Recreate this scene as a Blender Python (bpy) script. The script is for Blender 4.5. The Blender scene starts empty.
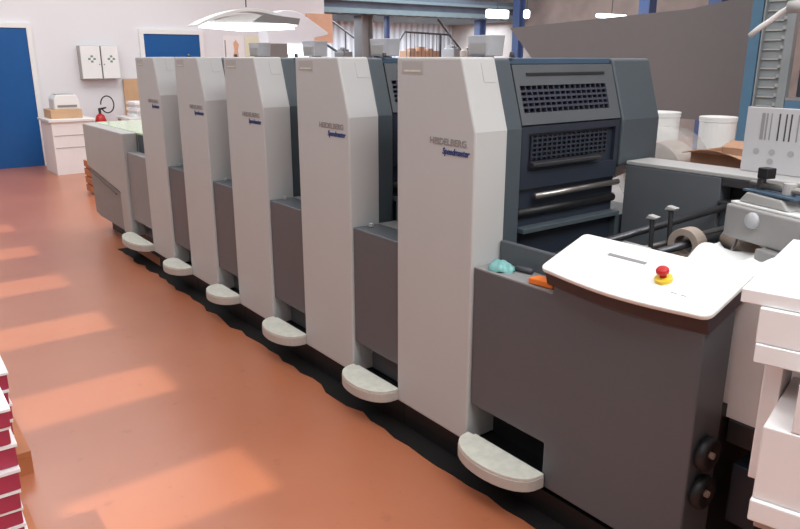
import bpy, bmesh, math, random
from mathutils import Vector, Matrix
random.seed(7)
S = bpy.context.scene
COL = S.collection
PI = math.pi

# ------------------------------------------------------------------ materials
def lin(c):
    c = c / 255.0
    return c / 12.92 if c <= 0.04045 else ((c + 0.055) / 1.055) ** 2.4
def rgb(r, g, b): return (lin(r), lin(g), lin(b), 1)
MATS = {}
def mat(name, col, rough=.5, metal=0, var=.05, scale=6, bump=0, coat=0, spec=.5, trans=0, alpha=1, emit=None, estr=0):
    if name in MATS: return MATS[name]
    m = bpy.data.materials.new(name); m.use_nodes = True
    nt = m.node_tree; b = nt.nodes['Principled BSDF']
    c = rgb(*col)
    tc = nt.nodes.new('ShaderNodeTexCoord'); n = nt.nodes.new('ShaderNodeTexNoise')
    n.inputs['Scale'].default_value = scale; n.inputs['Detail'].default_value = 3
    nt.links.new(tc.outputs['Object'], n.inputs['Vector'])
    r = nt.nodes.new('ShaderNodeValToRGB')
    r.color_ramp.elements[0].position = .3; r.color_ramp.elements[1].position = .7
    r.color_ramp.elements[0].color = tuple(x * (1 - var) for x in c[:3]) + (1,)
    r.color_ramp.elements[1].color = tuple(min(1, x * (1 + var)) for x in c[:3]) + (1,)
    nt.links.new(n.outputs['Fac'], r.inputs['Fac']); nt.links.new(r.outputs['Color'], b.inputs['Base Color'])
    b.inputs['Roughness'].default_value = rough; b.inputs['Metallic'].default_value = metal
    b.inputs['Coat Weight'].default_value = coat; b.inputs['Coat Roughness'].default_value = .15
    b.inputs['Specular IOR Level'].default_value = spec
    b.inputs['Transmission Weight'].default_value = trans; b.inputs['Alpha'].default_value = alpha
    if emit:
        b.inputs['Emission Color'].default_value = rgb(*emit); b.inputs['Emission Strength'].default_value = estr
    if bump:
        bn = nt.nodes.new('ShaderNodeBump'); bn.inputs['Strength'].default_value = bump
        n2 = nt.nodes.new('ShaderNodeTexNoise'); n2.inputs['Scale'].default_value = scale * 8
        nt.links.new(tc.outputs['Object'], n2.inputs['Vector'])
        nt.links.new(n2.outputs['Fac'], bn.inputs['Height']); nt.links.new(bn.outputs['Normal'], b.inputs['Normal'])
    MATS[name] = m
    return m
tower_paint = mat('tower_paint', (190, 190, 189), .42, var=.02, scale=2)
panel_grey = mat('grey_panel_paint', (98, 102, 107), .42, var=.03)
slate = mat('slate_paint', (75, 84, 90), .42, var=.04, scale=3)
slate_lip = mat('slate_lip_paint', (72, 92, 112), .4)
char = mat('charcoal_paint', (89, 93, 98), .38, var=.03, scale=3)
slate_dark = mat('dark_slate_plastic', (46, 51, 62), .45)
navy = mat('dark_navy_plastic', (44, 50, 62), .4)
black = mat('black_plastic', (24, 25, 28), .5)
grille_grey = mat('grille_grey', (86, 90, 94), .45)
grille_dark = mat('grille_dark', (60, 63, 76), .45)
steel = mat('brushed_steel', (165, 160, 155), .3, metal=.8, scale=20)
dsteel = mat('dark_steel', (85, 85, 88), .35, metal=.7, scale=20)
cream = mat('cream_rubber', (214, 212, 200), .6, var=.08, scale=30, bump=.2)
step_side = mat('step_rim', (190, 182, 174), .5)
white = mat('white_paint', (238, 238, 236), .4, var=.01)
paper = mat('white_paper', (244, 242, 242), .75, var=.015, scale=12)
carton_white = mat('white_carton', (242, 238, 237), .7, var=.02)
console_white = mat('console_white', (240, 240, 236), .35, var=.01)
maroon_edge = mat('dark_maroon_edge', (60, 46, 50), .45)
card = mat('brown_cardboard', (182, 142, 114), .8, var=.08, scale=9)
wood = mat('orange_wood', (190, 120, 78), .6, var=.15, scale=5)
tanboard = mat('tan_board', (205, 165, 128), .7, var=.05)
maroon = mat('maroon_cover', (172, 56, 82), .5, var=.12, scale=8)
blue_door = mat('blue_door_paint', (10, 86, 152), .4, var=.03)
blue_steel = mat('blue_rack_paint', (84, 120, 146), .45, var=.1, scale=4)
blue_col = mat('blue_column_paint', (82, 104, 150), .45)
grey_steel = mat('grey_rack_paint', (140, 146, 148), .45, var=.08)
stand_in_grey = mat('plain_stand_in_grey', (124, 119, 119), .9, var=.01)
lgrey = mat('light_grey_paint', (176, 174, 172), .45, var=.02)
mgrey = mat('mid_grey_paint', (140, 138, 138), .5, var=.03)
red = mat('red_plastic', (190, 28, 30), .35)
yellow = mat('yellow_plastic', (235, 200, 50), .4)
orange = mat('orange_sponge', (245, 130, 50), .8, bump=.3)
teal = mat('teal_cloth', (120, 175, 172), .45, var=.25, scale=30, bump=.5)
green_glass = mat('pale_green_plate', (206, 235, 190), .12, coat=.5, var=.03)
teal_pl = mat('teal_plastic', (40, 120, 112), .4)
tan = mat('tan_rubber', (165, 150, 138), .5, var=.1, scale=12)
plastic = mat('clear_plastic', (232, 230, 226), .2, alpha=.28)
frost = mat('frosted_plastic', (206, 206, 210), .35, alpha=.75)
ink_blue = mat('blue_lettering', (40, 62, 120), .5)
ink_grey = mat('grey_lettering', (146, 141, 139), .5)
ink_dark = mat('dark_print', (70, 70, 76), .6)
print_grey = mat('grey_print', (150, 148, 150), .6)
sheet_grey = mat('printed_sheet', (200, 198, 200), .6, var=.01)
yellowish = mat('pale_yellow_paper', (236, 234, 205), .7)
pinkish = mat('peach_print', (226, 180, 150), .7)
lamp_glow = mat('lamp_tube', (255, 255, 255), .4, emit=(235, 244, 255), estr=5)
panel_glow = mat('lit_panel', (255, 255, 255), .4, emit=(225, 240, 255), estr=1.6)
white_wall = mat('white_wall_paint', (232, 231, 234), .85, var=.012, scale=1.2)
hood_white = mat('white_hood_fabric', (238, 244, 252), .8, var=.02)
brown_wall = mat('beige_block_wall', (176, 166, 160), .9, var=.15, scale=2)
ceil_m = mat('ceiling_paint', (215, 215, 218), .9)
deck_blue = mat('mezzanine_steel', (128, 136, 152), .5, var=.12, scale=3)
deck_teal = mat('mezzanine_edge', (150, 176, 184), .45)

def stripe_mat():
    m = bpy.data.materials.new('corrugated_sheet'); m.use_nodes = True
    nt = m.node_tree; b = nt.nodes['Principled BSDF']
    tc = nt.nodes.new('ShaderNodeTexCoord'); w = nt.nodes.new('ShaderNodeTexWave')
    w.wave_type = 'BANDS'; w.bands_direction = 'Y'; w.inputs['Scale'].default_value = 1.6
    nt.links.new(tc.outputs['Object'], w.inputs['Vector'])
    bn = nt.nodes.new('ShaderNodeBump'); bn.inputs['Strength'].default_value = 1; bn.inputs['Distance'].default_value = .05
    nt.links.new(w.outputs['Fac'], bn.inputs['Height']); nt.links.new(bn.outputs['Normal'], b.inputs['Normal'])
    r = nt.nodes.new('ShaderNodeValToRGB'); r.color_ramp.elements[0].color = rgb(186, 188, 194); r.color_ramp.elements[1].color = rgb(226, 228, 232)
    r.color_ramp.elements[1].position = .45
    nt.links.new(w.outputs['Fac'], r.inputs['Fac']); nt.links.new(r.outputs['Color'], b.inputs['Base Color'])
    b.inputs['Roughness'].default_value = .6
    return m
corr = stripe_mat()

def floor_tone():
    m = bpy.data.materials.new('terracotta_floor'); m.use_nodes = True
    nt = m.node_tree; b = nt.nodes['Principled BSDF']
    tc = nt.nodes.new('ShaderNodeTexCoord')
    n = nt.nodes.new('ShaderNodeTexNoise'); n.inputs['Scale'].default_value = .9; n.inputs['Detail'].default_value = 5
    nt.links.new(tc.outputs['Object'], n.inputs['Vector'])
    r = nt.nodes.new('ShaderNodeValToRGB')
    r.color_ramp.elements[0].position = .3; r.color_ramp.elements[1].position = .75
    r.color_ramp.elements[0].color = rgb(172, 100, 68); r.color_ramp.elements[1].color = rgb(190, 118, 86)
    nt.links.new(n.outputs['Fac'], r.inputs['Fac'])
    n2 = nt.nodes.new('ShaderNodeTexNoise'); n2.inputs['Scale'].default_value = 14; n2.inputs['Detail'].default_value = 4
    nt.links.new(tc.outputs['Object'], n2.inputs['Vector'])
    r2 = nt.nodes.new('ShaderNodeValToRGB'); r2.color_ramp.elements[0].position = .25; r2.color_ramp.elements[1].position = .36
    r2.color_ramp.elements[0].color = (.72, .68, .66, 1); r2.color_ramp.elements[1].color = (1, 1, 1, 1)
    nt.links.new(n2.outputs['Fac'], r2.inputs['Fac'])
    mx = nt.nodes.new('ShaderNodeMixRGB'); mx.blend_type = 'MULTIPLY'; mx.inputs[0].default_value = .5
    nt.links.new(r.outputs['Color'], mx.inputs[1]); nt.links.new(r2.outputs['Color'], mx.inputs[2])
    nt.links.new(mx.outputs[0], b.inputs['Base Color'])
    b.inputs['Roughness'].default_value = .38
    b.inputs['Coat Weight'].default_value = .5; b.inputs['Coat Roughness'].default_value = .28
    return m
floor_m = floor_tone()

# ------------------------------------------------------------------ mesh helpers
class MB:
    def __init__(s): s.v = []; s.f = []
    def box(s, x0, x1, y0, y1, z0, z1):
        n = len(s.v)
        s.v += [(x, y, z) for z in (z0, z1) for x, y in ((x0, y0), (x1, y0), (x1, y1), (x0, y1))]
        s.f += [tuple(n + i for i in q) for q in ((3, 2, 1, 0), (4, 5, 6, 7), (0, 1, 5, 4), (1, 2, 6, 5), (2, 3, 7, 6), (3, 0, 4, 7))]
        return s
    def prism(s, pts, a, b, axis):
        # pts: 2D outline; axis 'y': (x,z), 'x': (y,z), 'z': (x,y); extruded from a to b
        n = len(s.v); k = len(pts)
        def P(p, t):
            return (p[0], t, p[1]) if axis == 'y' else (t, p[0], p[1]) if axis == 'x' else (p[0], p[1], t)
        s.v += [P(p, a) for p in pts] + [P(p, b) for p in pts]
        s.f += [tuple(n + i for i in range(k)), tuple(n + k + i for i in reversed(range(k)))]
        s.f += [(n + i, n + k + i, n + k + (i + 1) % k, n + (i + 1) % k) for i in range(k)]
        return s
    def tube(s, p, q, r, seg=16, r2=None, cap=True):
        p = Vector(p); q = Vector(q); r2 = r if r2 is None else r2
        d = (q - p).normalized(); a = d.orthogonal().normalized(); b = d.cross(a)
        n = len(s.v)
        for c, rr in ((p, r), (q, r2)):
            for i in range(seg):
                t = 2 * PI * i / seg; s.v.append(tuple(c + a * math.cos(t) * rr + b * math.sin(t) * rr))
        s.f += [(n + i, n + (i + 1) % seg, n + seg + (i + 1) % seg, n + seg + i) for i in range(seg)]
        if cap: s.f += [tuple(n + i for i in reversed(range(seg))), tuple(n + seg + i for i in range(seg))]
        return s
    def path(s, pts, r, seg=8):
        P = [Vector(p) for p in pts]; n = len(s.v); up = None
        for i, c in enumerate(P):
            d = (P[min(i + 1, len(P) - 1)] - P[max(i - 1, 0)]).normalized()
            a = d.orthogonal().normalized() if up is None else (up - d * up.dot(d)).normalized()
            up = a; b = d.cross(a)
            for k in range(seg):
                t = 2 * PI * k / seg; s.v.append(tuple(c + (a * math.cos(t) + b * math.sin(t)) * r))
        for i in range(len(P) - 1):
            for k in range(seg):
                s.f.append((n + i * seg + k, n + i * seg + (k + 1) % seg, n + (i + 1) * seg + (k + 1) % seg, n + (i + 1) * seg + k))
        s.f += [tuple(n + k for k in reversed(range(seg))), tuple(n + (len(P) - 1) * seg + k for k in range(seg))]
        return s
    def lathe(s, prof, c=(0, 0, 0), axis='z', seg=24):
        n = len(s.v); k = len(prof)
        for i in range(seg):
            t = 2 * PI * i / seg
            for r, h in prof:
                u, w = r * math.cos(t), r * math.sin(t)
                p = (u, w, h) if axis == 'z' else (h, u, w) if axis == 'x' else (w, h, u)
                s.v.append((c[0] + p[0], c[1] + p[1], c[2] + p[2]))
        for i in range(seg):
            j = (i + 1) % seg
            for m in range(k - 1):
                s.f.append((n + i * k + m, n + j * k + m, n + j * k + m + 1, n + i * k + m + 1))
        return s
    def grid(s, fn, nu, nv):
        n = len(s.v)
        for i in range(nu + 1):
            for j in range(nv + 1): s.v.append(tuple(fn(i / nu, j / nv)))
        for i in range(nu):
            for j in range(nv):
                a = n + i * (nv + 1) + j; s.f.append((a, a + nv + 1, a + nv + 2, a + 1))
        return s
    def build(s, name, m, parent=None, bevel=0, smooth=False, loc=None, rot=None, solid=0, subsurf=0):
        me = bpy.data.meshes.new(name); me.from_pydata(s.v, [], s.f); me.materials.append(m)
        bm = bmesh.new(); bm.from_mesh(me)
        bmesh.ops.remove_doubles(bm, verts=bm.verts, dist=1e-5)
        bmesh.ops.recalc_face_normals(bm, faces=bm.faces); bm.to_mesh(me); bm.free()
        o = bpy.data.objects.new(name, me); COL.objects.link(o)
        if parent: o.parent = parent
        if loc: o.location = loc
        if rot: o.rotation_euler = rot
        if smooth:
            for p in me.polygons: p.use_smooth = True
        if solid:
            md = o.modifiers.new('solid', 'SOLIDIFY'); md.thickness = solid
        if bevel:
            md = o.modifiers.new('bevel', 'BEVEL'); md.width = bevel; md.segments = 3; md.limit_method = 'ANGLE'; md.angle_limit = math.radians(25)
        if subsurf:
            md = o.modifiers.new('sub', 'SUBSURF'); md.levels = subsurf; md.render_levels = subsurf
        return o
def B(*a): return MB().box(*a)
def tag(o, label, cat, group=None, kind=None):
    if label: o['label'] = label
    if cat: o['category'] = cat
    if group: o['group'] = group
    if kind: o['kind'] = kind
    return o
def thing(name, label, cat, loc=(0, 0, 0), rz=0, group=None):
    o = bpy.data.objects.new(name, None); COL.objects.link(o); o.location = loc; o.rotation_euler = (0, 0, rz)
    o.empty_display_size = .1
    return tag(o, label, cat, group)
def struct(name, mb, m, parent=None, **k):
    o = mb.build(name, m, parent, **k)
    if not parent: o['kind'] = 'structure'
    return o
def text(name, body, size, m, parent, loc, rot, shear=0, width=None, depth=.0012):
    cu = bpy.data.curves.new(name, 'FONT'); cu.body = body; cu.size = size; cu.shear = shear; cu.extrude = depth / 2; cu.offset = size * .02
    t = bpy.data.objects.new(name, cu); COL.objects.link(t)
    dg = bpy.context.evaluated_depsgraph_get(); me = bpy.data.meshes.new_from_object(t.evaluated_get(dg))
    COL.objects.unlink(t); bpy.data.objects.remove(t)
    if width:
        xs = [v.co.x for v in me.vertices]; k = width / (max(xs) - min(xs)); x0 = min(xs)
        for v in me.vertices: v.co.x = (v.co.x - x0) * k
    me.materials.clear(); me.materials.append(m)
    o = bpy.data.objects.new(name, me); COL.objects.link(o); o.parent = parent; o.location = loc; o.rotation_euler = rot
    return o

# ------------------------------------------------------------------ room
XB, XH, XF, YL, YR, ZC = -12.2, -16.0, 3.5, -2.0, 14.0, 4.5
struct('floor', B(XH, XF, YL, YR, -.1, 0), floor_m)
struct('wall_back', B(XB - .15, XB, YL, 7.48, 0, ZC), white_wall)
struct('wall_hall', B(XH - .15, XH, YL, YR, 0, ZC), corr)
struct('wall_right', B(XH, XF, YR, YR + .15, 0, ZC), brown_wall)
dull = mat('dull_wall_paint', (150, 148, 146), .9)
struct('wall_front', B(XF, XF + .15, YL, YR, 0, ZC), dull)
# ceiling with a row of slim roof lights over the aisle
wins = [-2.42 - 1.075 * i for i in range(-2, 9)]
SL = 2.5   # sun drops this much per metre
ya, yb = .38 - ZC / SL - .06, 1.10 - ZC / SL
cl = MB(); cl.box(XH - .2, XF + .2, YL - .2, ya, ZC, ZC + .15); cl.box(XH - .2, XF + .2, yb, YR + .2, ZC, ZC + .15)
edges = sorted(wins); x = XH - .2
for c in edges:
    cl.box(x, c - .2, ya, yb, ZC, ZC + .15); x = c + .2
cl.box(x, XF + .2, ya, yb, ZC, ZC + .15)
struct('ceiling', cl, ceil_m)
struct('wall_left', B(XH, XF, YL - .15, YL, 0, ZC), dull)
pane = bpy.data.materials.new('window_pane'); pane.use_nodes = True
nt = pane.node_tree; nt.nodes.clear()
o_ = nt.nodes.new('ShaderNodeOutputMaterial'); t_ = nt.nodes.new('ShaderNodeBsdfTransparent'); g_ = nt.nodes.new('ShaderNodeBsdfGlossy'); mx_ = nt.nodes.new('ShaderNodeMixShader')
mx_.inputs[0].default_value = .06; g_.inputs['Roughness'].default_value = .05
nt.links.new(t_.outputs[0], mx_.inputs[1]); nt.links.new(g_.outputs[0], mx_.inputs[2]); nt.links.new(mx_.outputs[0], o_.inputs[0])
for i, c in enumerate(edges):
    w = B(c - .2, c + .2, ya, yb, ZC + .06, ZC + .07).build('window_%d' % (i + 1), pane); w['kind'] = 'structure'
    fr = MB(); fr.box(c - .2, c - .19, ya, yb, ZC + .04, ZC + .09); fr.box(c + .19, c + .2, ya, yb, ZC + .04, ZC + .09)
    fr.build('window_frame', white, w)
# doors
def door(n, y0, y1, h):
    d = B(XB, XB + .045, y0, y1, 0, h).build('door_%d' % n, blue_door, bevel=.004); d['kind'] = 'structure'
    f = MB(); f.box(XB, XB + .06, y0 - .07, y0 - .002, 0, h + .07); f.box(XB, XB + .06, y1 + .002, y1 + .07, 0, h + .07); f.box(XB, XB + .06, y0 - .002, y1 + .002, h + .002, h + .07)
    f.build('door_frame', white, d)
    hd = MB(); hd.tube((XB + .045, y0 + .08, 1.02), (XB + .09, y0 + .08, 1.02), .012); hd.tube((XB + .09, y0 + .075, 1.02), (XB + .09, y0 + .2, 1.02), .01)
    hd.build('door_handle', steel, d)
door(1, 1.42, 2.3, 2.03)
door(2, 4.02, 4.96, 1.98)

# ------------------------------------------------------------------ printing units
FY = 1.752
ZK, ZT = 1.362, 1.62
W = .46
def slantx(z, dx=0): return (W - dx) - (z - ZK) * (.082 / (ZT - ZK))
def unit(x0, pitch, label, last=False, first=False):
    t = thing('printing_unit', label, 'printing unit', (x0, FY, 0), 0, 'five printing units in line along the press')
    prof = lambda d, zb_: [(0, zb_), (W - d, zb_), (W - d, ZK), (W - d - .082, ZT - d * .3), (0, ZT - d * .3)]
    tw = MB().prism(prof(0, .135), 0, .165, 'y').build('side_tower', tower_paint, t, bevel=.009)
    rc = B(.035, .165, -.0012, .0005, 1.558, 1.604).build('grip_recess', lgrey, tw)
    B(.05, .15, -.0022, -.0013, 1.566, 1.572).build('recess_lip', cream, rc)
    text('grey_lettering', 'HEIDELBERG', .034, ink_grey, tw, (.212, -.0012, 1.306), (PI / 2, 0, 0), width=.205)
    text('blue_lettering', 'Speedmaster', .034, ink_blue, tw, (.285, -.0012, 1.272), (PI / 2, 0, 0), shear=.25, width=.15, depth=.002)
    # small access plate on the sloping end of the tower
    ang = math.atan(.082 / (ZT - ZK))
    B(0, .0015, -.028, .028, -.035, .035).build('access_plate', tower_paint, tw, loc=(slantx(1.565) + .0003, .115, 1.565), rot=(0, -ang, 0))
    MB().prism([(0, .136), (W - .012, .136), (W - .012, ZK), (W - .094, ZT - .006), (0, ZT - .006)], .167, .255, 'y').build('near_guard', slate, t, bevel=.008)
    body = MB().prism([(0, .136), (W - .04, .136), (W - .04, ZK), (W - .122, ZT - .03), (0, ZT - .03)], .257, .868, 'y').build('machine_body', navy, t)
    MB().prism([(.02, .95), (W - .012, .95 + .22), (W - .012, ZK), (W - .094, ZT - .006), (.02, ZT - .006)], .87, 1.135, 'y').build('far_guard', slate, t, bevel=.01)
    B(.02, W - .012, .87, 1.135, .136, .948).build('far_frame', slate, t)
    # top lip
    B(.1, W - .105, .258, .868, ZT - .028, ZT - .004).build('top_lip', slate_lip, t, bevel=.004)
    # sloping vent hood
    def sl(y0, y1, z0, z1, d0, d1):
        m = MB(); a = slantx(z0, .04); b = slantx(z1, .04)
        m.v = [(a + d0, y0, z0), (a + d0, y1, z0), (b + d0, y1, z1), (b + d0, y0, z1), (a + d1, y0, z0), (a + d1, y1, z0), (b + d1, y1, z1), (b + d1, y0, z1)]
        m.f = [(0, 1, 2, 3), (7, 6, 5, 4), (0, 4, 5, 1), (1, 5, 6, 2), (2, 6, 7, 3), (3, 7, 4, 0)]
        return m
    def join(ms):
        r = MB()
        for q in ms:
            n = len(r.v); r.v += q.v; r.f += [tuple(n + i for i in f) for f in q.f]
        return r
    gy0, gy1, gz0, gz1 = .285, .80, 1.415, 1.515
    hood = join([sl(.262, .862, 1.372, gz0, .001, .022), sl(.262, .862, gz1, 1.592, .001, .022),
                 sl(.262, gy0, gz0, gz1, .001, .022), sl(gy1, .862, gz0, gz1, .001, .022)]).build('vent_hood', grille_grey, t)
    bars = []
    for i in range(17):
        y = gy0 + (gy1 - gy0) * i / 16; bars.append(sl(y - .003, y + .003, gz0, gz1, .004, .019))
    for i in range(1, 5):
        z = gz0 + (gz1 - gz0) * i / 5; bars.append(sl(gy0, gy1, z - .004, z + .004, .004, .02))
    join(bars).build('vent_grille', grille_dark, hood)
    sl(.33, .80, 1.552, 1.562, .022, .026).build('hood_grip', black, hood)
    # lower guard with second grille and grip bar
    lf = W - .04
    lower = MB(); 
    lower.box(lf, lf + .018, .262, .86, 1.338, 1.366); lower.box(lf, lf + .018, .262, .86, 1.125, 1.195)
    lower.box(lf, lf + .018, .262, .30, 1.195, 1.338); lower.box(lf, lf + .018, .835, .86, 1.195, 1.338)
    lg = lower.build('lower_guard', navy, t)
    gb = MB()
    for i in range(17):
        y = .33 + .46 * i / 16; gb.box(lf + .002, lf + .01, y - .004, y + .004, 1.235, 1.325)
    for i in range(5):
        z = 1.245 + .018 * i; gb.box(lf + .002, lf + .011, .33, .79, z - .003, z + .003)
    gb.build('guard_grille', slate_dark, lg)
    MB().prism([(lf + .018, 1.205), (lf + .045, 1.212), (lf + .045, 1.226), (lf + .018, 1.232)], .31, .72, 'y').build('grip_bar', dsteel, lg, bevel=.003)
    MB().tube((lf + .03, .34, 1.095), (lf + .03, .864, 1.10), .012).build('ink_roller', steel, t, smooth=True)
    MB().tube((lf + .005, .262, 1.03), (lf + .005, .866, 1.03), .018).build('rubber_roller', black, t, smooth=True)
    B(lf, lf + .05, .262, .866, .955, .975).build('cross_rail', slate, t, bevel=.003)
    B(.002, (pitch if not last else W) - .002, .04, 1.05, 0, .13).build('plinth', black, t)
    # small bolt at the corner of the hood
    MB().lathe([(0, .012), (.008, .01), (.01, 0), (.01, -.01), (0, -.01)], (W - .10, .27, 1.628), 'z', 10).build('corner_bolt', dsteel, t)
    if not last:
        g = pitch - W - .004
        a, b = W + .002, W + .002 + g
        lk = MB().prism([(.012, .30), (.012, .866), (.15, .866), (.15, .136), (.11, .136), (.11, .30)], a, b, 'x').build('link_panel', char, t, bevel=.005)
        B(a, b, .155, .255, .136, .866).build('link_shelf', mgrey, t)
        MB().prism([(.257, .4), (.257, .95), (.27, .985), (.31, 1.0), (.86, 1.0), (.86, .4)], a, b, 'x').build('roller_cover', slate, t, bevel=.004)
        step(t, W + .004, pitch + .004)
        MB().tube((W + .05, .08, .87), (W + .05, .08, .885), .012, 10).build('oiler_cap', lgrey, t)
        cw = MB().prism([(.465, 1.625), (.60, 1.625), (.608, 1.69), (.614, 1.72), (.45, 1.72), (.457, 1.69)], .70, .80, 'y').build('top_cowl', frost, t, bevel=.004)
        B(.48, .585, .695, .6995, 1.635, 1.685).build('cowl_plate', lgrey, cw)
        B(.50, .56, .72, .78, 1.002, 1.624).build('cowl_post', mgrey, t)
    return t
def step(t, a, b, z=.192):
    pts = [(b, .008), (a + .03, .008), (a + .03, -.003), (a, -.003)]
    n = 18
    for i in range(0, n + 1):
        th = PI * i / n; c = (a + b) / 2; r = (b - a) / 2
        pts.append((c - r * math.cos(th), -.006 - .128 * (max(0, math.sin(th)) ** .8)))
    st = MB().prism(pts, z - .055, z - .012, 'z').build('foot_step', step_side, t, bevel=.006)
    ctr = ((a + b) / 2, .0)
    p2 = [(ctr[0] + (p[0] - ctr[0]) * .99, p[1] * .985) for p in pts]
    MB().prism(p2, z - .012, z, 'z').build('step_pad', cream, st, bevel=.004)
xs = [-5.535, -4.742, -3.965, -3.139, -2.325]
labs = ['smallest and farthest printing unit, beside the low cabinet with the green-tinted top',
        'second printing unit counted from the far low cabinet, grey tower with sloping top',
        'middle printing unit of the row of five grey towers',
        'printing unit just behind the nearest one, half hidden, grey tower with blue lettering',
        'nearest and largest printing unit, whose dark vent grilles face the white control console']
for i in range(5):
    unit(xs[i], (xs[i + 1] - xs[i]) if i < 4 else 0, labs[i], last=(i == 4), first=(i == 0))

# ------------------------------------------------------------------ far low cabinet (delivery end)
d = thing('delivery_cabinet', 'low light grey cabinet with pale green top at the far end of the press', 'machine cabinet', (-7.29, FY, 0))
MB().prism([(0, .62), (0, 1.018), (1.22, 1.018), (1.22, .15), (1.0, .15), (1.0, .50)], 0, .12, 'y').build('front_cover', lgrey, d, bevel=.01)
MB().prism([(.06, .17), (.02, .60), (.998, .48), (.998, .15), (.2, .15)], .02, .12, 'y').build('lower_panel', mgrey, d, bevel=.006)
B(.03, 1.22, .125, 1.05, .14, 1.0).build('cabinet_body', lgrey, d)
B(0, 1.72, .122, 1.06, 1.004, 1.022).build('top_plate', green_glass, d, bevel=.004)
B(1.24, 1.75, .02, .11, .30, .87).build('link_panel', mgrey, d, bevel=.006)
B(1.24, 1.75, .125, 1.0, .14, 1.0).build('inner_body', slate, d)
B(.15, 1.74, .13, 1.0, 0, .135).build('plinth', black, d)
step(d, 1.20, 1.752)
MB().tube((.06, -.004, .58), (.9, -.004, .47), .006, 8).build('trim_line', dsteel, d)

# ------------------------------------------------------------------ feeder (near end)
fd = thing('sheet_feeder', 'charcoal sheet feeder cabinet with white tilted control console, nearest the viewer', 'sheet feeder', (-1.865, FY, 0))
fc = MB().prism([(.004, .305), (.385, .305), (.385, .135), (.925, .135), (.925, .93), (.385, .93), (.385, .866), (.004, .866)], .012, .03, 'y')
fc.box(.385, .925, .03, .166, .135, .93)
fc.box(.004, .385, .03, .14, .305, .86)
fc.build('front_cabinet', char, fd, bevel=.006)
MB().box(.004, .384, .145, .166, .135, .304).box(.004, .384, .012, .145, .125, .134).build('recess_back', black, fd)
B(.004, .384, .142, .166, .866, .95).build('riser', char, fd, bevel=.004)
B(.004, .384, .012, .141, .8605, .868).build('tray_ledge', mgrey, fd, bevel=.002)
step(fd, .012, .402)
B(.02, .92, .17, .89, .10, .62).build('well_floor', black, fd)
B(.002, .90, .04, 1.04, 0, .098).build('plinth', black, fd)
bw = MB().prism([(.004, .10), (.004, 1.172), (.44, 1.172), (.44, .10)], .893, 1.06, 'y').build('back_wall', panel_grey, fd, bevel=.004)
B(.004, 1.0, .893, 1.065, 1.173, 1.19).build('ledge_top', lgrey, fd, bevel=.004)
MB().box(.442, .98, .91, 1.06, .10, 1.07).build('slot_base', slate, fd)
B(.442, .98, .97, 1.06, 1.071, 1.172).build('slot_back', black, fd)
B(.442, .98, .893, .96, 1.140, 1.172).build('slot_lip', dsteel, fd, bevel=.003)
B(.442, .98, .88, .96, 1.071, 1.085).build('slot_shelf', dsteel, fd, bevel=.003)
# mechanism in the well
MB().tube((.10, .20, .87), (.475, .89, 1.065), .014).build('register_shaft', dsteel, fd, smooth=True)
MB().tube((.20, .18, .86), (.50, .89, .99), .010).build('guide_shaft', steel, fd, smooth=True)
B(.30, .36, .50, .55, .63, .89).build('shaft_bracket', dsteel, fd, bevel=.004)
# ring wheels
def ring(x, y, z, ro, ri, w, m, nm):
    return MB().lathe([(ri, -w / 2), (ro, -w / 2), (ro, w / 2), (ri, w / 2), (ri, -w / 2)], (x, y, z), 'y', 28).build(nm, m, fd, bevel=.002)
ring(.50, .60, .965, .062, .036, .06, tan, 'pull_wheel')
MB().tube((.50, .42, .965), (.50, .885, .965), .014).build('wheel_axle', dsteel, fd, smooth=True)
ring(.70, .70, .92, .05, .02, .06, tan, 'pull_wheel')
MB().tube((.34, .45, .945), (.46, .42, .95), .024, 18).build('pressure_roller', lgrey, fd, smooth=True)
MB().tube((.12, .30, .85), (.26, .26, .85), .025, 18).build('pressure_roller', tan, fd, smooth=True)
MB().tube((.60, .68, 1.0), (.74, .62, .98), .028, 18).build('pressure_roller', tan, fd, smooth=True)
for (x, y, z) in ((.37, .55, 1.04), (.40, .62, 1.07)):
    lv = MB().prism([(x - .022, z), (x + .02, z + .002), (x + .028, z + .012), (x - .01, z + .018)], y, y + .03, 'y').build('lever_tip', lgrey, fd, bevel=.004)
    MB().tube((x, y + .015, z), (x + .02, y + .015, .62), .009).build('lever_rod', dsteel, fd)
for i, (x, y, h) in enumerate(((.56, .50, .34), (.60, .80, .36), (.38, .78, .32), (.26, .34, .25), (.08, .34, .22), (.10, .62, .25), (.50, .78, .30), (.60, .40, .18), (.74, .55, .23), (.80, .80, .30))):
    MB().prism([(x, .621), (x + .09, .621), (x + .08, .621 + h), (x + .03, .621 + h * .9)], y, y + .05, 'y').build('linkage_block', [dsteel, tan][i % 2], fd, bevel=.005)
pts = [(.50 + .20 * s, .88 - .35 * s * s, .95 + .12 * math.sin(PI * s * .9)) for s in [i / 14 for i in range(15)]]
MB().path(pts, .005).build('air_hose', mgrey, fd)
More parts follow.
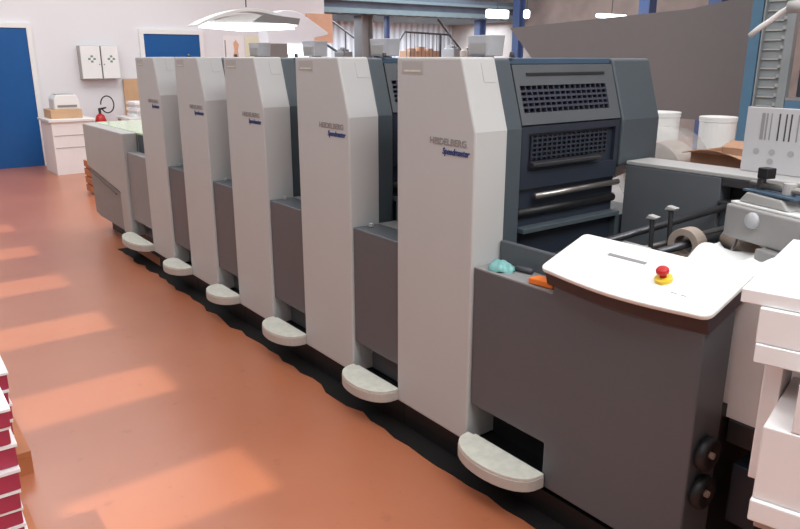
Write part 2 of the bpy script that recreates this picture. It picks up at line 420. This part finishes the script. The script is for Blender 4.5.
# console
TL = math.atan2(.085, .235)
cons = MB()
w0, w1, dep = 0, .600, .245
out = []
def arc(cx, cy, r, a0, a1, n=6): return [(cx + r * math.cos(a0 + (a1 - a0) * i / n), cy + r * math.sin(a0 + (a1 - a0) * i / n)) for i in range(n + 1)]
front = [(.035 + (w1 - .07) * i / 12, -.022 * math.sin(PI * i / 12)) for i in range(13)]
out = arc(.03, .03, .03, PI, 1.5 * PI) + front[1:-1] + arc(w1 - .03, .03, .03, 1.5 * PI, 2 * PI) + arc(w1 - .02, dep - .02, .02, 0, PI / 2) + arc(.02, dep - .02, .02, PI / 2, PI)
con = cons.prism(out, .0, .016, 'z').build('control_console', console_white, fd, bevel=.005, loc=(.346, -.018, .938), rot=(TL, 0, 0))
fas = [(.012 + (w1 - .024) * i / 12, .012 - .016 * math.sin(PI * i / 12)) for i in range(13)]
MB().prism(fas + [(w1 - .012, dep - .02), (.012, dep - .02)], -.055, -.001, 'z').build('console_underside', maroon_edge, con, bevel=.003)
B(.16, .30, .155, .168, .0162, .0175).build('pen_groove', mgrey, con)
MB().lathe([(0, .0165), (.026, .0165), (.026, .027), (.018, .030), (0, .030)], (.398, .105, 0), 'z', 20).build('stop_button_base', yellow, con, smooth=False)
MB().lathe([(0, .031), (.010, .031), (.010, .042), (.019, .045), (.019, .054), (.014, .06), (0, .061)], (.398, .105, 0), 'z', 20).build('stop_button', red, con, smooth=True)
for k in range(2):
    B(.45 + .03 * k, .468 + .03 * k, .06, .063, .0162, .017).build('key_mark', mgrey, con)
B(.46, .575, .262, .35, .93, .942).build('teal_strip', teal_pl, fd, bevel=.002)
# hand wheels on the end face
for z in (.512, .385):
    kb = MB().lathe([(0, .0), (.02, 0), (.05, .008), (.053, .02), (.05, .034), (.034, .037), (.024, .030), (.012, .030), (.012, .028), (0, .028)], (.926, .07, z), 'x', 24).build('hand_wheel', black, fd, smooth=True)
    MB().lathe([(0, .0285), (.011, .0285), (.010, .04), (0, .041)], (.926, .07, z), 'x', 16).build('wheel_hub', tan, kb)
# head over the pile
hd = MB().box(0, .32, 0, .16, -.11, 0).build('feeder_head', mat('head_grey', (152, 149, 148), .45), fd, bevel=.008, loc=(-1.209 + 1.865, 2.292 - FY, 1.15), rot=(0, 0, math.radians(-17)))
MB().lathe([(0, -.012), (.024, -.010), (.027, 0), (.027, .004), (0, .004)], (.12, -.002, -.035), 'y', 20).build('head_knob', frost, hd, smooth=True)
B(.0, .32, .02, .16, .0005, .008).build('head_cover', white, hd, bevel=.002)
B(.17, .29, -.03, .10, -.19, -.112).build('suction_block', mgrey, hd, bevel=.006)
sb = MB().prism([(.02, .009), (.22, .009), (.19, .04), (.05, .045)], .03, .15, 'y').build('blower_block', lgrey, hd, bevel=.006)
B(.03, .23, .035, .145, .046, .052).build('blue_strip', slate_lip, sb)
MB().tube((.02, .08, .065), (.33, .08, .07), .012).build('head_shaft', steel, hd, smooth=True)
for k in range(3):
    MB().tube((.06 + .11 * k, .08, .053), (.06 + .11 * k, .08, .088), .014 + .006 * (k % 2), 12).build('valve', [dsteel, lgrey][k % 2], hd)
B(.055, .095, .06, .10, .09, .125).build('sensor_box', black, hd, bevel=.004)
# lift table under the pile
B(.93, 1.55, .2, .50, .50, .575).build('lift_table', dsteel, fd, bevel=.004)
B(.95, 1.55, .32, .50, 0, .498).build('pile_frame', black, fd)
B(.96, 1.05, .2, .315, .24, .44).build('drive_box', navy, fd, bevel=.006)
MB().lathe([(0, .0), (.014, 0), (.012, .012), (0, .014)], (1.03, .2 - .014, .47), 'y', 12).build('red_cap', red, fd)

shade_edge = []  # thin black strip painting in the floor shade and dark reflection below the press
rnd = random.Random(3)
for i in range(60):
    shade_edge.append((-6.3 + 5.55 * i / 59, 1.69 + rnd.uniform(-.02, .02)))
tag(MB().prism(shade_edge + [(-.75, 1.7915), (-6.3, 1.7915)], 0.0005, .004, 'z').build('floor_tone', mat('floor_shade_black', (30, 27, 27), .7, spec=.2)), 'black ragged strip of painted shade on the floor along the foot of the press', 'shade strip')
tag(B(0, .56, 0, .30, 0, .45).build('paper_pile', paper, None, bevel=.003, loc=(-.965, 1.955, .577)), 'upright square pile of white paper in the feeder behind the console', 'paper pile')
# crumpled white sheet behind the console
def crum(u, v):
    return (.24 * u, .26 * v, .03 + .022 * math.sin(u * 6 + v * 3) * (.3 + v) + .010 * math.sin(u * 13 - v * 9) + .035 * v)
B(.64, .92, .262, .56, .93, .945).build('feed_board', lgrey, fd, bevel=.002)
tag(MB().grid(crum, 24, 16).build('crumpled_sheet', white, None, smooth=True, solid=.003, loc=(-1.215, 2.035, .95)), 'crumpled white sheet lying behind the control console over the machinery', 'sheet')

# cloth and sponge on tray
def blob(u, v):
    a = 2 * PI * u; p = PI * v * .5
    r = 1 + .12 * math.sin(3 * a) + .08 * math.sin(7 * a + 2)
    return (.055 * r * math.cos(a) * math.sin(p + .0001), .04 * r * math.sin(a) * math.sin(p + .0001), .035 * math.cos(p) + .006 * math.sin(5 * a) * math.sin(p))
tag(MB().grid(blob, 32, 10).build('crumpled_cloth', teal, None, smooth=True, loc=(-1.775, 1.815, .869)), 'small teal cloth crumpled on the tray left of the orange sponge', 'cloth')
tag(MB().prism([(0, 0), (.10, .01), (.115, .045), (.09, .06), (.005, .05)], 0, .022, 'z').build('sponge', orange, None, bevel=.005, loc=(-1.60, 1.772, .869)), 'flat bright orange sponge on the charcoal tray by the console', 'sponge')
tag(MB().tube((0, 0, .012), (.07, .01, .012), .010, 12).build('rag_roll', ink_dark, None, smooth=True, loc=(-1.73, 1.85, .868)), 'small dark rag roll beside the teal cloth on the tray', 'rag')

# ------------------------------------------------------------------ white reams and boxes at right
th = math.radians(14.6)
def pileobj(name, u0, u1, v0, v1, z0, z1, m, label, cat, group=None, bev=.003):
    px = -.778 + u0 * math.cos(th) - v0 * math.sin(th); py = 1.599 + u0 * math.sin(th) + v0 * math.cos(th)
    o = B(0, u1 - u0, 0, v1 - v0, 0, z1 - z0).build(name, m, None, bevel=bev, loc=(px, py, z0), rot=(0, 0, th))
    return tag(o, label, cat, group)
pileobj('paper_ream', 0, .45, 0, .595, 1.066, 1.10, paper, 'topmost wide sheet stack of the white pile at the right edge', 'paper ream')
pileobj('paper_ream', .046, .45, -.012, .26, .979, 1.0645, paper, 'white ream directly under the topmost sheet stack, at the right edge', 'paper ream')
pileobj('paper_ream', .048, .45, -.016, .26, .931, .9775, paper, 'lowest overhanging white ream above the white cartons at the right edge', 'paper ream')
pileobj('paper_stack', .056, .098, .10, .26, .567, .9295, carton_white, 'narrow upright white stack set back under the overhanging reams', 'paper stack')
pileobj('white_carton', .158, .5, -.081, .24, .8115, .9295, carton_white, 'small white carton standing on the lidded white carton under the reams', 'carton')
wc = thing('white_carton', 'large lidded white carton with a flared bottom rim, lowest at right edge', 'carton',
           (-.778 + .101 * math.cos(th) + .083 * math.sin(th), 1.599 + .101 * math.sin(th) - .083 * math.cos(th), .567), th)
B(0, .36, 0, .34, .056, .243).build('carton_body', carton_white, wc, bevel=.004)
B(-.002, .37, -.010, .345, 0, .055).build('carton_rim', paper, wc, bevel=.004)
ct = thing('trolley', 'low steel trolley carrying the white cartons at the right edge', 'trolley', (-.70, 1.555, 0), th)
B(.045, .40, .0, .34, .535, .565).build('trolley_deck', lgrey, ct, bevel=.004)
for (x, y) in ((.09, .05), (.36, .05), (.09, .30), (.36, .30)):
    lg = MB().tube((x, y, .09), (x, y, .534), .014, 12).build('leg', steel, ct)
    MB().tube((x - .015, y, .045), (x + .015, y, .045), .045, 16).build('caster', white, lg)

# ------------------------------------------------------------------ things behind the feeder
ps = thing('printed_panel', 'grey upright panel with dark bar marks standing on the feeder ledge', 'panel', (-1.425, 2.775, 1.191))
B(0, .50, 0, .015, 0, .245).build('panel_sheet', sheet_grey, ps, bevel=.002)
for x, w, m in ((.06, .012, print_grey), (.078, .006, print_grey), (.095, .004, print_grey), (.125, .005, ink_dark), (.150, .005, ink_dark), (.168, .005, ink_dark), (.195, .004, print_grey), (.26, .005, ink_dark), (.29, .008, print_grey)):
    B(x, x + w, -.0015, -.0003, .125, .225).build('bar_mark', m, ps)
for x, z in ((.055, .08), (.115, .08), (.112, .045), (.185, .08), (.25, .075)):
    MB().lathe([(0, 0), (.012, 0), (.012, .001), (0, .001)], (x, -.0016, z), 'y', 12).build('round_mark', mat('faint_print', (172, 170, 173), .6), ps)
ar = thing('lamp_arm', 'white curved lamp arm reaching left across the blue rack upright', 'lamp arm', (-.895, 2.77, 1.191))
prof_pts = [(-.568, .02, .507), (-.535, .02, .535), (-.495, .02, .560), (-.46, .02, .587), (-.43, .02, .604), (-.385, .02, .607), (-.2, .02, .604), (-.06, .02, .59), (0, .01, .55), (0, 0, 0)]
MB().path(prof_pts, .010, 12).build('arm_tube', white, ar, smooth=True)
MB().tube((-.435, .015, .602), (-.365, .02, .607), .022, 14).build('arm_joint', lgrey, ar, smooth=True)
# workbench behind press with bins
wb = thing('workbench', 'long grey workbench behind the press carrying bins and a brown box', 'workbench', (-3.4, 3.4, 0))
B(0, 1.75, 0, 1.15, .72, .76).build('bench_top', lgrey, wb, bevel=.004)
for (x, y) in ((.05, .05), (1.7, .05), (.05, 1.1), (1.7, 1.1)):
    B(x - .025, x + .025, y - .025, y + .025, 0, .719).build('leg', mgrey, wb)
bx = thing('cardboard_box', 'open brown cardboard box on the bench between white bins and rack', 'box', (-2.13, 3.60, .761))
MB().box(0, .40, 0, .012, 0, .37).box(0, .40, .298, .31, 0, .37).box(0, .012, .012, .298, 0, .37).box(.388, .40, .012, .298, 0, .37).box(.012, .388, .012, .298, 0, .012).build('box_body', card, bx, bevel=.002)
MB().grid(lambda u, v: (.40 * u, -.09 * v, .371 + .03 * v * math.sin(u * 4)), 8, 4).build('flap', card, bx, solid=.005)
MB().grid(lambda u, v: (.40 * u, .31 + .10 * v, .371 + .03 * v), 4, 2).build('flap', card, bx, solid=.005)
def bin_(x, y, z, r, h, label):
    t = thing('white_bin', label, 'bin', (x, y, z), 0)
    MB().lathe([(0, 0), (r * .92, 0), (r, h - .02), (r * 1.03, h - .015), (r * 1.03, h), (r * .96, h), (r * .88, .01), (0, .01)], (0, 0, 0), 'z', 24).build('bin_wall', white, t, smooth=False)
    MB().lathe([(0, h + .001), (r * 1.04, h + .001), (r * 1.04, h + .012), (0, h + .02)], (0, 0, 0), 'z', 24).build('lid', white, t, smooth=False)
bin_(-2.33, 4.20, .761, .105, .50, 'white lidded bin nearer the blue rack upright, behind the brown box')
bin_(-2.70, 4.15, .761, .125, .51, 'white lidded bin beside the dark press hood, behind the plastic-wrapped roll')
rl = thing('wrapped_roll', 'roll wrapped in clear plastic on the bench beside the press', 'roll', (-2.39, 3.65, .761))
MB().lathe([(.05, -.1), (.19, -.1), (.19, .1), (.05, .1), (.05, -.1)], (0, .1, .2), 'y', 32).build('roll_core', tan, rl, smooth=False)
MB().lathe([(.0, -.13), (.235, -.12), (.235, .11), (.0, .12)], (.0, .1, .236), 'y', 28).build('plastic_wrap', plastic, rl, smooth=True)
tag(B(-.30, .30, -.015, .015, 0, .05).build('blue_bar', blue_steel, None, bevel=.003, loc=(-2.2, 4.45, 1.17)), 'horizontal blue bar just below the large grey stand-in panel', 'bar') if False else None

# added grey panel standing in for a blanked-out area, posts invented
gs = thing('grey_stand_in', 'large plain grey stand-in panel behind the press, slanting left edge', 'screen', (-4.4, 5.6, 0))  # no real screen, added stand-in for a blanked-out area
MB().prism([(-1.085, 1.908), (.937, 1.995), (1.75, 2.12), (1.75, 1.12), (-.24, 1.12)], 0, .02, 'y').build('stand_in_sheet', stand_in_grey, gs)
for x in (-.1, 1.6):
    B(x, x + .05, .022, .06, 0, 1.4).build('stand_in_post', mgrey, gs)
    B(x - .02, x + .07, -.2, .25, 0, .0).build('x', mgrey, gs) if False else None

# pallet rack at right
rk = thing('pallet_rack', 'storage rack with blue upright and perforated grey frame at right', 'rack', (-2.63, 5.0, 0))
B(0, .075, 0, .08, 0, 3.2).build('upright', blue_steel, rk, bevel=.003)
rg = MB()
rg.box(.085, .095, 0, .03, 0, 3.2).box(.245, .30, 0, .05, 0, 3.2).box(.096, .244, .03, .04, 0, 3.2)
rg.build('perforated_post', grey_steel, rk)
rs = MB()
for i in range(44):
    z = .3 + .062 * i
    rs.box(.10, .215, .018, .0295, z, z + .008); rs.box(.215, .243, .018, .0295, z + .008, z + .03)
rs.build('slot_ribs', lgrey, rk)
B(.305, 1.6, 0, .06, 1.25, 1.34).build('beam', blue_steel, rk)
B(.305, 1.6, .0, .9, 1.342, 1.36).build('shelf_board', mgrey, rk)
B(1.6, 1.675, 0, .08, 0, 3.2).build('upright', blue_steel, rk, bevel=.003)
B(0, .075, .82, .9, 0, 3.2).build('upright', blue_steel, rk, bevel=.003)
B(1.6, 1.675, .82, .9, 0, 3.2).build('upright', blue_steel, rk, bevel=.003)
tag(B(0, .6, 0, .5, 0, .235).build('crate', ink_dark, None, bevel=.005, loc=(-2.30, 5.1, 1.361)), 'dark crate on the rack shelf, under the brown boxes', 'crate')
tag(B(0, .5, 0, .4, 0, .115).build('cardboard_box', card, None, bevel=.004, loc=(-2.29, 5.12, 1.598)), 'lower flat brown box on the dark crate in the rack', 'box')
tag(B(0, .46, 0, .4, 0, .15).build('cardboard_box', wood, None, bevel=.004, loc=(-2.29, 5.12, 1.714)), 'upper reddish-brown box on top of the stack in the rack', 'box')

# ------------------------------------------------------------------ far wall furniture
for i, (y0, y1) in enumerate(((2.985, 3.285), (3.295, 3.56))):
    c = thing('wall_cabinet', ['left of two small white cabinets on the far wall, nearer the tall blue door', 'right of two small white cabinets on the far wall, farther from the tall blue door'][i], 'wall cabinet', (XB, y0, 1.29))
    w = y1 - y0
    B(.001, .16, 0, w, 0, .50).build('cabinet_body', lgrey, c, bevel=.004)
    dr = B(.161, .175, .006, w - .006, .006, .494).build('cabinet_door', white, c, bevel=.003)
    em = MB()
    for a, b in ((-1, 0), (1, 0), (0, -1), (0, 1)):
        cy, cz = w * .55 + a * .038, .30 + b * .038
        em.prism([(cy - .02, cz - .014), (cy + .02, cz - .014), (cy + .016, cz + .016), (cy - .016, cz + .016)], .1755, .177, 'x')
    em.build('emblem', mat('emblem_green', (120, 140, 130), .6), dr)
    MB().tube((.175, .03 if i else w - .03, .22), (.19, .03 if i else w - .03, .22), .008, 10).build('knob', dsteel, dr)
tb = thing('side_table', 'white side table with panel front against far wall beside blue door', 'table', (-11.7, 2.2, 0))
B(0, .75, 0, .62, .74, .775).build('table_top', white, tb, bevel=.004)
B(.05, .73, .03, .6, 0, .739).build('table_body', carton_white, tb, bevel=.004)
MB().tube((.732, .56, .28), (.76, .56, .28), .04, 14).build('side_knob', mgrey, tb)
MB().box(.731, .735, .05, .55, .38, .385).box(.731, .735, .05, .55, .55, .555).build('drawer_gap', mgrey, tb)
tag(B(0, .45, 0, .42, 0, .12).build('cardboard_box', tanboard, None, bevel=.004, loc=(-11.6, 2.28, .776)), 'shallow tan box on the white side table, under the grey printer', 'box')
pr = thing('office_printer', 'grey and white printer on the tan box by the far wall', 'printer', (-11.6, 2.36, .897))
MB().prism([(0, 0), (.34, 0), (.34, .12), (.30, .20), (.04, .20), (0, .14)], .02, .36, 'x').build('printer_body', white, pr, bevel=.01, loc=(0, 0, 0))
B(.361, .368, .04, .30, .03, .06).build('paper_slot', mgrey, pr)
B(.05, .30, .05, .29, .201, .212).build('scanner_lid', lgrey, pr, bevel=.004)
wcr = thing('wooden_crate', 'orange-brown wooden crate on the floor at far end of the low cabinet', 'crate', (-9.4, 2.22, 0))
for k in range(4):
    B(0, .35, 0, .018, .02 + .1 * k, .10 + .1 * k).build('slat', wood, wcr, bevel=.003)
B(.0, .35, .02, .30, 0.02, .38).build('crate_body', wood, wcr, bevel=.003)
fe = thing('fire_extinguisher', 'red fire extinguisher with black hose loop by the far wall', 'fire extinguisher', (-12.0, 3.17, .30))
MB().lathe([(0, 0), (.08, 0), (.085, .02), (.085, .36), (.06, .43), (.025, .46), (0, .46)], (0, 0, 0), 'z', 24).build('cylinder', red, fe, smooth=True)
MB().tube((0, 0, .455), (0, 0, .52), .02, 12).build('valve', dsteel, fe)
MB().prism([(-.02, .51), (.1, .54), (.1, .56), (-.02, .545)], -.012, .012, 'x').build('handle', black, fe)
MB().path([(.02, .02 + .10 - .10 * math.cos(t) * 1, .60 + .13 * math.sin(t)) for t in [PI * 2 * i / 24 for i in range(23)]], .010).build('hose', black, fe, smooth=True)
B(-.199, -.09, -.03, .03, .15, .3).build('bracket', dsteel, fe)
sm = thing('sheet_table', 'white table heaped with white sheets beyond the low grey cabinet', 'table', (-11.8, 3.35, 0))
B(0, .7, 0, .9, .70, .73).build('table_top', white, sm)
for (x, y) in ((.04, .04), (.66, .04), (.04, .86), (.66, .86)): B(x - .02, x + .02, y - .02, y + .02, 0, .699).build('leg', lgrey, sm)
for k in range(5):
    tag(B(-.22, .22, -.30, .30, 0, .045).build('sheet_bundle', [paper, white][k % 2], None, bevel=.004, loc=(-11.45 + .02 * (k % 3), 3.78 + .03 * (k % 2), .731 + .0465 * k), rot=(0, 0, .06 * (k % 3 - 1))),
        'white sheet bundle in the heap beyond the low grey cabinet', 'paper bundle', 'white sheet bundles heaped on the far table')
tag(B(0, .03, 0, .36, 0, 1.28).build('wooden_board', tanboard, None, bevel=.003, loc=(-12.17, 3.62, 0)), 'tall tan wooden board against the far wall, beside the first grey tower', 'board')
# posters
p1 = thing('wall_poster', 'white poster with peach figure on far wall between blue panel and screen', 'poster', (XB, 5.4, 1.35))
B(.001, .006, 0, .40, 0, .63).build('poster_sheet', paper, p1)
MB().prism([(.15, .2), (.30, .2), (.27, .38), (.30, .48), (.24, .56), (.19, .50), (.21, .38)], .0065, .0075, 'x').build('poster_figure', pinkish, p1)
B(.0065, .0075, .03, .05, .1, .55).build('poster_stripe', print_grey, p1)
tag(B(.001, .006, 0, .50, 0, .60).build('wall_poster', yellowish, None, loc=(XB, 5.82, 1.37)), 'plain pale yellow sheet on far wall, right of the white poster', 'poster')
tag(B(.0, .03, 0, .56, 0, .52).build('orange_board', pinkish, None, loc=(XB + .001, 7.08, 1.88)), 'peach-brown board fixed at the right end of the white wall', 'board')
hdw = thing('arched_hood', 'white bluish arched hood rising behind the second and third towers', 'hood', (-10.3, 5.14, 0))
hp = [(0, 0), (0, 2.0), (-.03, 2.14), (.10, 2.24), (.28, 2.29), (.44, 2.29), (.60, 2.25), (.81, 2.13), (1.06, 1.98), (1.04, 1.95), (.80, 1.90), (.79, 0)]
MB().prism(hp, 0, .3, 'x').build('hood_shell', hood_white, hdw, bevel=.01)
B(.302, .315, .24, .74, 1.35, 1.80).build('lit_panel', panel_glow, hdw)
MB().tube((.32, .26, 1.64), (.38, .26, 1.64), .03, 12).build('teal_cap', teal_pl, hdw)
mn = thing('monitor', 'small grey monitor on a stand left of the bright lit panel', 'monitor', (-9.2, 4.66, 0))
B(0, .05, 0, .34, 1.42, 1.80).build('screen', mgrey, mn, bevel=.006)
B(.01, .04, .15, .19, 0, 1.419).build('stand', dsteel, mn)
B(-.15, .2, .0, .34, 0, .0).build('y', mgrey, mn) if False else None

# pendant lamp with curved shade
lp = thing('pendant_lamp', 'white lamp with wide curved shade hanging above the far towers', 'lamp', (-6.5, 2.58, 1.86))
n = 16
top = [(-.03 + 1.02 * i / n, .03 + .145 * math.sin(PI * (i / n) ** 1.1) ** .8 + .02 * i / n) for i in range(n + 1)]
low = [(-.03 + 1.02 * i / n, .02 + .128 * math.sin(PI * (i / n) ** 1.1) ** .8 + .02 * i / n) for i in range(n, -1, -1)]
MB().prism(top + low, 0, .22, 'x').build('lamp_shade', white, lp, bevel=.003)
MB().prism([(.06, .015), (.5, -.01), (.95, .015), (.93, .055), (.10, .045)], .02, .20, 'x').build('diffuser', lamp_glow, lp, bevel=.004)
MB().prism([(.12, .05), (.93, .06), (.78, .10), (.6, .132), (.45, .135), (.3, .112), (.15, .07)], .02, .19, 'x').build('reflector', white, lp)
MB().prism([(.50, .07), (.97, .055), (.99, .11), (.62, .14)], .222, .24, 'x').build('shade_end', mgrey, lp)
MB().tube((.11, .5, .20), (.11, .5, 4.5 - 1.861), .006, 8).build('suspension_wire', dsteel, lp)

# mezzanine, columns, rails, corrugated hall
mz = MB().box(-15.98, -13.2, 7.55, 13.98, 2.56, 2.9).build('trim_1', deck_blue); mz['kind'] = 'structure'
e2 = MB()
e2.box(-13.2, -13.1, 7.55, 13.98, 2.50, 2.60).box(-13.2, -13.06, 7.55, 13.98, 2.74, 2.80)
for k in range(26): e2.box(-15.9, -13.21, 7.7 + .245 * k, 7.78 + .245 * k, 2.48, 2.558)
e2.build('trim_2', deck_teal)['kind'] = 'structure'
for i, (x, y, w, m) in enumerate(((-13.4, 9.2, .30, mgrey), (-13.3, 9.75, .09, blue_col), (-13.3, 12.55, .2, blue_col), (-12.6, 13.15, .2, blue_col))):
    t = thing('support_column', ['grey column under the mezzanine, nearest the white wall', 'slim blue column just right of the grey one', 'blue column under the far right part of the mezzanine', 'blue column beside the left tip of the grey stand-in panel'][i], 'column', (x, y, 0))
    h = 2.475 if i < 3 else 4.5
    B(-w / 2, w / 2, -w / 2, -w / 2 + .03, 0, h).build('flange', m, t); B(-w / 2, w / 2, w / 2 - .03, w / 2, 0, h).build('flange', m, t)
    B(-.02, .02, -w / 2 + .03, w / 2 - .03, 0, h).build('web', m, t)
for i, (x, y) in enumerate(((-8.9, 12.9), (-6.9, 12.0))):
    tag(B(-.12, .12, -.12, .12, 0, 4.5).build('support_column', blue_col, None, loc=(x, y, 0)), ['blue column showing above the middle of the grey stand-in panel', 'blue column showing above the right part of the grey stand-in panel'][i], 'column')
st = thing('stair_rail', 'dark stair rail running down in front of the ribbed wall', 'stair rail', (-14.2, 9.0, 0))
MB().path([(0, -.2, 2.45), (0, .55, 2.0), (0, .55, 1.2), (0, .55, 0)], .022).build('rail', dsteel, st)
MB().path([(0, -.45, 2.0), (0, .25, 1.6), (0, .9, 1.2)], .03).build('stringer', dsteel, st)
MB().tube((0, .25, 0), (0, .25, 2.17), .015).build('baluster', dsteel, st)
gr = thing('guard_rail', 'dark horizontal guard rail with thin bars beneath the mezzanine', 'guard rail', (-13.3, 10.0, 0))
MB().path([(0, 0, 1.85), (0, .25, 2.16), (0, 1.6, 2.12)], .022).build('top_rail', dsteel, gr)
MB().tube((0, 1.3, 0), (0, 1.3, 2.12), .03).build('post', dsteel, gr)
for k in range(9): MB().tube((0, .3 + .11 * k, .6), (0, .3 + .11 * k, 2.14), .007, 6).build('baluster', dsteel, gr)
MB().tube((0, .3, .6), (0, 1.3, .6), .015, 6).build('bottom_rail', dsteel, gr)
MB().tube((0, .3, 0), (0, .3, .6), .02, 6).build('post', dsteel, gr)
tag(MB().tube((-13.7, 11.55, 2.475), (-13.7, 12.3, 1.79), .025).build('brace_rod', dsteel), 'thin slanting dark brace between the blue columns', 'brace')
for i, (y, w, h, m) in enumerate(((8.75, .22, 1.73, mgrey), (9.35, .35, 1.78, dsteel), (10.55, .9, 1.76, card), (11.9, .2, 1.82, mgrey), (12.35, .55, 1.78, tan))):
    t = thing('storage_locker', ['grey locker between stair rail and grey column', 'dark locker at the foot of the stair rail', 'wide brown locker behind the guard rail', 'slim grey locker right of the guard rail', 'tan locker left of the far blue column'][i], 'locker', (-13.9, y, 0))
    B(0, .4, 0, w, 0, h).build('locker_body', m, t, bevel=.01)
    B(.401, .41, .02, w - .02, .1, h - .05).build('locker_door', m, t)
    for k in range(3): B(.1, .3, w * (.1 + .3 * k), w * (.28 + .3 * k), h, h + .05 + .04 * (k % 2)).build('top_fitting', m, t)
# tube lamps in the hall
for i, (x, y, z, l, gl) in enumerate(((-11.2, 10.75, 2.39, .60, .15), (-11.0, 11.65, 2.40, .12, .15), (-9.4, 12.0, 2.36, .9, .06))):
    t = thing('tube_lamp', ['long bright tube lamp hanging below the mezzanine edge', 'short bright lamp right beside the long tube lamp', 'slim bright lamp above the left part of the grey stand-in panel'][i], 'lamp', (x, y, z))
    MB().box(-.06, .06, 0, l, .0, gl + .02).build('lamp_tube', lamp_glow, t, bevel=.04)
    MB().tube((0, l / 2, gl + .02), (0, l / 2, 4.5 - z), .008, 6).build('suspension_wire', dsteel, t)

# ------------------------------------------------------------------ maroon book piles at left
def pile(x1, y1, n, h, first_z, labelbase, group):
    z = first_z
    for k in range(n):
        hh = h * random.uniform(.85, 1.15); dx = random.uniform(-.012, .008); dy = random.uniform(-.010, .006)
        pos = 'topmost' if k == n - 1 else 'lowest' if k == 0 else None
        t = thing('bound_book', (labelbase % ((pos + ' ') if pos else '')), 'book', (x1 + dx, y1 + dy, z), random.uniform(-.03, .03), None if pos else group)
        B(-.30, 0, -.42, 0, 0, hh * .86).build('cover', maroon, t, bevel=.004)
        B(-.304, .004, -.424, .005, hh * .865, hh).build('page_edge', paper, t)
        z += hh + .0015
pile(-2.21, .228, 8, .066, .101, 'maroon %sbook in the nearer pile at the lower left edge', 'maroon books in the nearer pile')
pile(-2.95, .315, 5, .066, .101, 'maroon %sbook in the farther pile at the left edge', 'maroon books in the farther pile')
for i, (x1, y1) in enumerate(((-2.21, .228), (-2.95, .315))):
    pl = thing('wooden_pallet', ['wooden pallet under the nearer pile of maroon books', 'wooden pallet under the farther pile of maroon books'][i], 'pallet', (x1 - .33, y1 - .42, 0))
    for k in range(3): B(0, .36, .0 + .18 * k, .10 + .18 * k, .075, .10).build('slat', wood, pl)
    for k in range(3): B(.0 + .13 * k, .10 + .13 * k, 0, .46, 0, .074).build('runner', wood, pl)

# ------------------------------------------------------------------ light
def area(name, loc, sx, sy, power, col=(1, 1, 1), rot=(0, 0, 0)):
    l = bpy.data.lights.new(name, 'AREA'); l.shape = 'RECTANGLE'; l.size = sx; l.size_y = sy; l.energy = power; l.color = col
    o = bpy.data.objects.new(name, l); COL.objects.link(o); o.location = loc; o.rotation_euler = rot; return o
area('ceiling_light_aisle', (-4.5, .7, 4.3), 10, 1.0, 95, (.93, .98, 1))
area('fill_light_left', (-3.5, -1.5, 3.9), 10, .5, 58, (.88, .97, 1), (math.radians(38), 0, 0))  # added unseen cool fill, keeps the tower fronts neutral
area('ceiling_light_near', (1.3, 1.6, 4.2), 2.4, 3.2, 195, (.95, .99, 1))
area('ceiling_light_press', (-4.5, 3.6, 4.3), 10, 1.2, 110, (.94, .98, 1))
area('ceiling_light_far', (-9.6, 2.5, 4.2), 2.5, 6, 135, (.9, .98, 1))
area('ceiling_light_hall', (-10.0, 10.0, 4.2), 6, 4, 220, (.86, .93, 1))
area('ceiling_light_store', (-3.0, 8.0, 4.3), 6, 3, 120, (.93, .97, 1))
area('hall_fill_under_deck', (-14.4, 10.8, 2.44), 1.2, 6, 220, (.8, .9, 1))  # unseen fill added to brighten the corrugated hall wall
sun = bpy.data.lights.new('sun', 'SUN'); sun.energy = 2.3; sun.angle = math.radians(.9); sun.color = (1, .92, .70)
so = bpy.data.objects.new('sun', sun); COL.objects.link(so)
so.rotation_euler = Vector((0, 1, -SL)).to_track_quat('-Z', 'Y').to_euler()
so.location = (0, -5, 6)
w = bpy.data.worlds.new('world'); S.world = w; w.use_nodes = True
w.node_tree.nodes['Background'].inputs[0].default_value = (.75, .85, 1, 1); w.node_tree.nodes['Background'].inputs[1].default_value = 1.2

# ------------------------------------------------------------------ camera
cam = bpy.data.cameras.new('camera'); co = bpy.data.objects.new('camera', cam); COL.objects.link(co)
cam.sensor_width = 36; cam.lens = 712 / 800 * 36; cam.clip_start = .05
a = math.radians(37.25); p = math.atan(207.5 / 712)
dirv = Vector((-math.cos(a) * math.cos(p), math.sin(a) * math.cos(p), -math.sin(p)))
co.location = (0, 0, 1.62); co.rotation_euler = dirv.to_track_quat('-Z', 'Y').to_euler()
S.camera = co
S.view_settings.view_transform = 'Standard'; S.view_settings.look = 'None'; S.view_settings.gamma = 1
S.view_settings.use_curve_mapping = False; S.view_settings.exposure = 0.08
